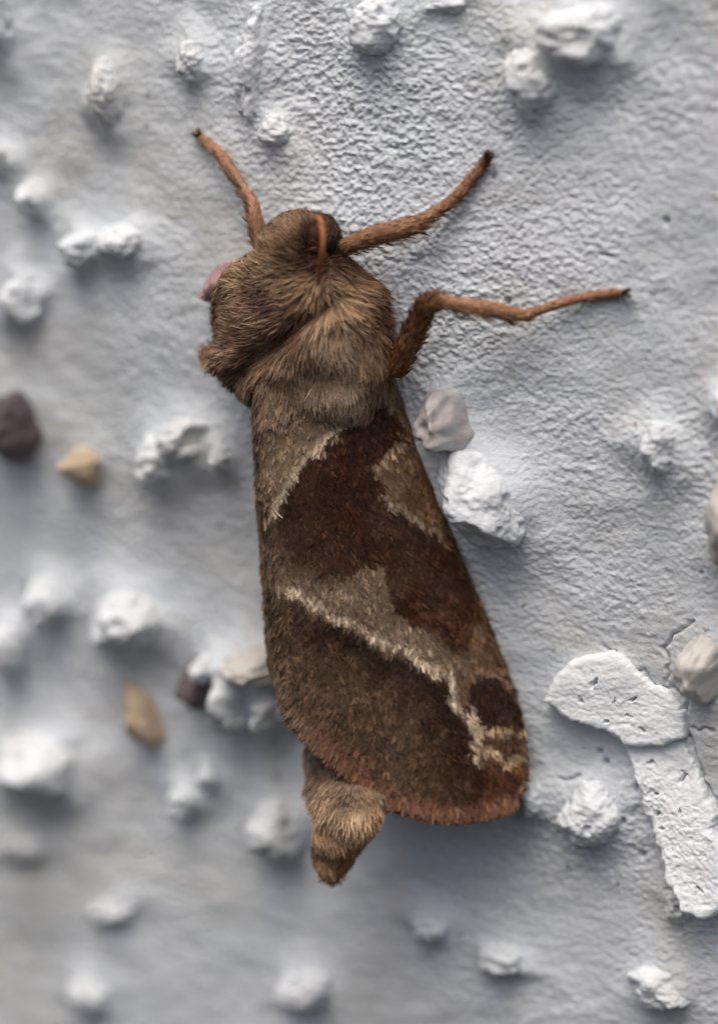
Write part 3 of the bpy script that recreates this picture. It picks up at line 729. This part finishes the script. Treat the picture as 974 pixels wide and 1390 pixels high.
# its outline pulls in towards the tip, as the visible wing does
fv2, FF, fnn = shell(FW, 0.008)
fpx, fpy = proj(FW.reshape(-1, 3))
fc = lin((104, 86, 68)) * (1 + .25 * noise2(fpx / 20, fpy / 20, 121))[:, None]
farw = part('forewing', fv2, FF, SKIN, moth, np.vstack([fc, fc]) * .8, True, 'far wing sloping down behind the ridge')
N = 9000
i0 = rng.integers(0, FW.shape[0] - 1, N); j0 = rng.integers(0, 23, N)
e1 = FW[i0 + 1, j0] - FW[i0, j0]; e2 = FW[i0, j0 + 1] - FW[i0, j0]
pp = FW[i0, j0] + e1 * rng.random(N)[:, None] + e2 * rng.random(N)[:, None]
nn = np.cross(e1, e2); nn /= np.linalg.norm(nn, axis=1)[:, None] + 1e-9
nn = np.where((nn[:, 0] > 0)[:, None], -nn, nn)
d_ = e1 / (np.linalg.norm(e1, axis=1)[:, None] + 1e-9) + rng.normal(0, .15, (N, 3))
cc = np.tile(lin((106, 88, 70)), (N, 1)) * rng.normal(1, .22, N).clip(.5, 1.6)[:, None]
blades('wing_scales', pp, d_ + nn * .2, nn, rng.uniform(11, 18, N) * PX, rng.uniform(3, 5, N) * PX, -nn * .2, cc * .75, SCALES, farw, .4, cc * 1.15)

# ---- legs, antenna, eyes
def tube(path, radii, n_ring=70, na=18, ride=True):
    """path rows: px, py, h ; radii px"""
    path = np.asarray(path, float).copy()
    if ride:
        lx, lz = to_local(path[:, 0], path[:, 1])
        path[:, 2] = np.maximum(path[:, 2], undulation(lx, lz) + np.asarray(radii) * PX * 1.1)
    arr = np.hstack([path, np.asarray(radii, float)[:, None]])
    a = catmull(arr, n_ring)
    c = P(a[:, 0], a[:, 1], a[:, 2]); r = np.maximum(a[:, 3], .4) * PX
    if n_ring > 90:      # the small joints of the foot
        k = np.linspace(0, 1, n_ring); r = r * (1 - .16 * sstep(.6, .66, k) * np.cos(k * 2 * np.pi * 14) ** 8)
    T = np.gradient(c, axis=0); T /= np.linalg.norm(T, axis=1)[:, None]
    ref = np.array([0.0, -1.0, 0.0])
    s = np.cross(T, ref); s /= np.linalg.norm(s, axis=1)[:, None] + 1e-9
    u = np.cross(s, T)
    an = np.linspace(0, 2 * np.pi, na, endpoint=False)
    V = c[:, None] + r[:, None, None] * (s[:, None] * np.cos(an)[None, :, None] + u[:, None] * np.sin(an)[None, :, None] * .85)
    v = V.reshape(-1, 3); F = grid_faces(n_ring, na, True)
    caps = np.vstack([c[0], c[-1]])
    k = len(v)
    v = np.vstack([v, caps])
    j = np.arange(na); j2 = (j + 1) % na
    f0 = np.stack([np.full(na, k), j2, j, j], -1); f1 = np.stack([np.full(na, k + 1), (n_ring - 1) * na + j, (n_ring - 1) * na + j2, (n_ring - 1) * na + j2], -1)
    nrm = (s[:, None] * np.cos(an)[None, :, None] + u[:, None] * np.sin(an)[None, :, None]).reshape(-1, 3)
    return v, F, (k, k + 1), c, T, nrm, na, n_ring

def tube_part(name, path, radii, mat, parent, color, n_ring=70, na=18, label=None):
    v, F, caps, c, T, nrm, na, nr = tube(path, radii, n_ring, na)
    j = np.arange(na); j2 = (j + 1) % na
    tri = np.vstack([np.stack([np.full(na, caps[0]), j2, j], -1), np.stack([np.full(na, caps[1]), (nr - 1) * na + j, (nr - 1) * na + j2], -1)])
    loops = np.concatenate([F.ravel(), tri.ravel()]); counts = np.concatenate([np.full(len(F), 4), np.full(len(tri), 3)])
    vx, vy = proj(v)
    col = np.tile(lin(color), (len(v), 1)) * (1 + .3 * noise2(vx / 6, vy / 6, 131) + .2 * noise2(vx / 15, vy / 15, 132))[:, None]
    me = make_mesh(name, v - ORG, loops, counts, True, col)
    if (nrm * (mesh_normals(v, F)[:len(nrm)])).sum(1).mean() < 0: me.flip_normals()
    o = link(name, me, mat, parent)
    if label: o['label'] = label
    return o, v[:nr * na], nrm, T, na, nr

def hairs_on_tube(o, v, nrm, T, na, nr, N, color, lmin, lmax, lift, t0=0, t1=1, side=None, w=(1.8, 3.2), name='leg_hair'):
    i = rng.integers(int(t0 * (nr - 1)), max(int(t1 * (nr - 1)), 1), N); j = rng.integers(0, na, N)
    idx = i * na + j
    p, n, t = v[idx], nrm[idx], T[i]
    if side is not None:
        k = (n @ side) > .35
        p, n, t = p[k], n[k], t[k]
    M = len(p)
    p = p + t * rng.normal(0, .006, (M, 1))
    c = np.tile(lin(color), (M, 1)) * rng.normal(1, .25, M).clip(.5, 1.7)[:, None]
    d = t + n * lift + rng.normal(0, .15, (M, 3))
    blades(name, p - n * .002, d, n, rng.uniform(lmin, lmax, M) * PX, rng.uniform(*w, M) * PX, -n * .15, c * .75, FUR, o, .5, c * 1.2, blunt=.15)

def claws(o, tip, back):
    """two small hooked claws at the end of a foot"""
    for sgn in (-1, 1):
        bx, by = back; nx, ny = -by, bx
        x0, y0, h0 = tip
        pts = [(x0 - bx * 3, y0 - by * 3, h0 + .004), (x0 + bx * 4 + nx * 4 * sgn, y0 + by * 4 + ny * 4 * sgn, h0 + .012), (x0 + bx * 8 + nx * 5 * sgn, y0 + by * 8 + ny * 5 * sgn, h0 + .002), (x0 + bx * 9 + nx * 3 * sgn, y0 + by * 9 + ny * 3 * sgn, max(h0 - .012, 0))]
        tube_part('claw', pts, [3.0, 2.8, 1.8, .6], CLAW, o, (30, 20, 16), 16, 8)

DN = -UPV
# middle leg, bent at the knee
h_t = wall_h(846, 398)
o, *g = tube_part('leg', [(535, 500, .14), (556, 462, .17), (570, 432, .2), (579, 416, .215), (596, 410, .21), (630, 415, .18), (670, 421, .145), (708, 428, .11), (722, 424, .10), (750, 415, .075), (790, 404, .05), (825, 399, .03), (846, 398, h_t + .018)],
                  [18, 14.5, 12, 9.5, 9, 10.5, 10.5, 8, 5.8, 6.6, 6.2, 6, 4.2], LEGM, moth, (146, 106, 76), 120, 18, 'bent middle leg reaching out over the wall')
hairs_on_tube(o, *g, 2400, (168, 126, 94), 5, 11, .18, w=(1.4, 2.6))
hairs_on_tube(o, *g, 420, (150, 118, 92), 14, 26, .75, .18, .58, DN, (1.2, 2.2), 'spine_hair')
hairs_on_tube(o, *g, 260, (120, 82, 56), 9, 15, .6, .6, .97, DN, (1.2, 2.2), 'spine_hair')
hairs_on_tube(o, *g, 900, (136, 98, 66), 14, 26, .4, .0, .3)
claws(o, (847, 398, h_t + .02), (1, -.1))
# front leg on the same side
h_t = wall_h(660, 215)
o, *g = tube_part('leg', [(440, 352, .15), (470, 334, .155), (505, 321, .15), (540, 312, .14), (562, 304, .125), (575, 297, .115), (600, 282, .09), (622, 264, .07), (642, 240, .05), (655, 222, .035), (661, 214, h_t + .018)],
                  [10, 11, 13, 13, 10, 7, 8, 7.6, 7, 6.2, 4.2], LEGM, moth, (136, 98, 71), 110, 18, 'straight front leg raised beside the head')
hairs_on_tube(o, *g, 2400, (156, 118, 90), 5, 12, .2, w=(1.4, 2.6))
hairs_on_tube(o, *g, 480, (128, 100, 78), 14, 24, .7, .02, .55, DN, (1.2, 2.2), 'spine_hair')
hairs_on_tube(o, *g, 200, (112, 74, 50), 8, 14, .6, .55, .97, DN, (1.2, 2.2), 'spine_hair')
tube_part('spur', [(556, 306, .125), (570, 314, .115), (582, 320, .105)], [4.5, 3.6, .8], LEGM, o, (110, 72, 48), 16, 8)
claws(o, (661, 213, h_t + .02), (.55, -.8))

# front leg on the far side
h_t = wall_h(270, 184)
o, *g = tube_part('leg', [(362, 352, .15), (352, 325, .16), (345, 295, .155), (341, 275, .145), (331, 258, .13), (318, 238, .115), (305, 218, .1), (292, 204, .085), (278, 192, h_t + .03), (269, 184, h_t + .018)],
                  [13, 12, 11, 9, 7.6, 8.6, 8.2, 7.6, 6.4, 4.4], LEGM, moth, (146, 107, 80), 110, 18, 'front leg on the far side of the head')
hairs_on_tube(o, *g, 2200, (166, 126, 98), 5, 11, .18, w=(1.4, 2.6))
hairs_on_tube(o, *g, 300, (132, 104, 80), 10, 18, .6, .1, .6, -RGT, (1.2, 2.2), 'spine_hair')
claws(o, (269, 184, h_t + .02), (-.5, -.85))

# antenna curling forward over the face
o, *g = tube_part('antenna', [(432, 384, .315), (433, 368, .335), (436, 350, .345), (438, 332, .345), (438, 316, .335), (436, 304, .315), (434, 298, .30)],
                  [2.0, 2.6, 3.4, 4.0, 4.2, 3.8, 2.4], LEGM, moth, (142, 90, 56), 70, 14)
hairs_on_tube(o, *g, 260, (172, 104, 60), 4, 7, .5, w=(1.0, 1.8), name='antenna_hair')
for (ex, ey, eh, rx, rz, dx) in ((450, 331, .205, 6, 13, 0),):
    c = P(ex, ey, eh)
    v = ICO_V[:642] if False else ICO_V
    v = v * np.array([rx * PX * 1.1, .022, rz * PX]) + c
    part('eye', v, ICO_F, EYEM, moth)
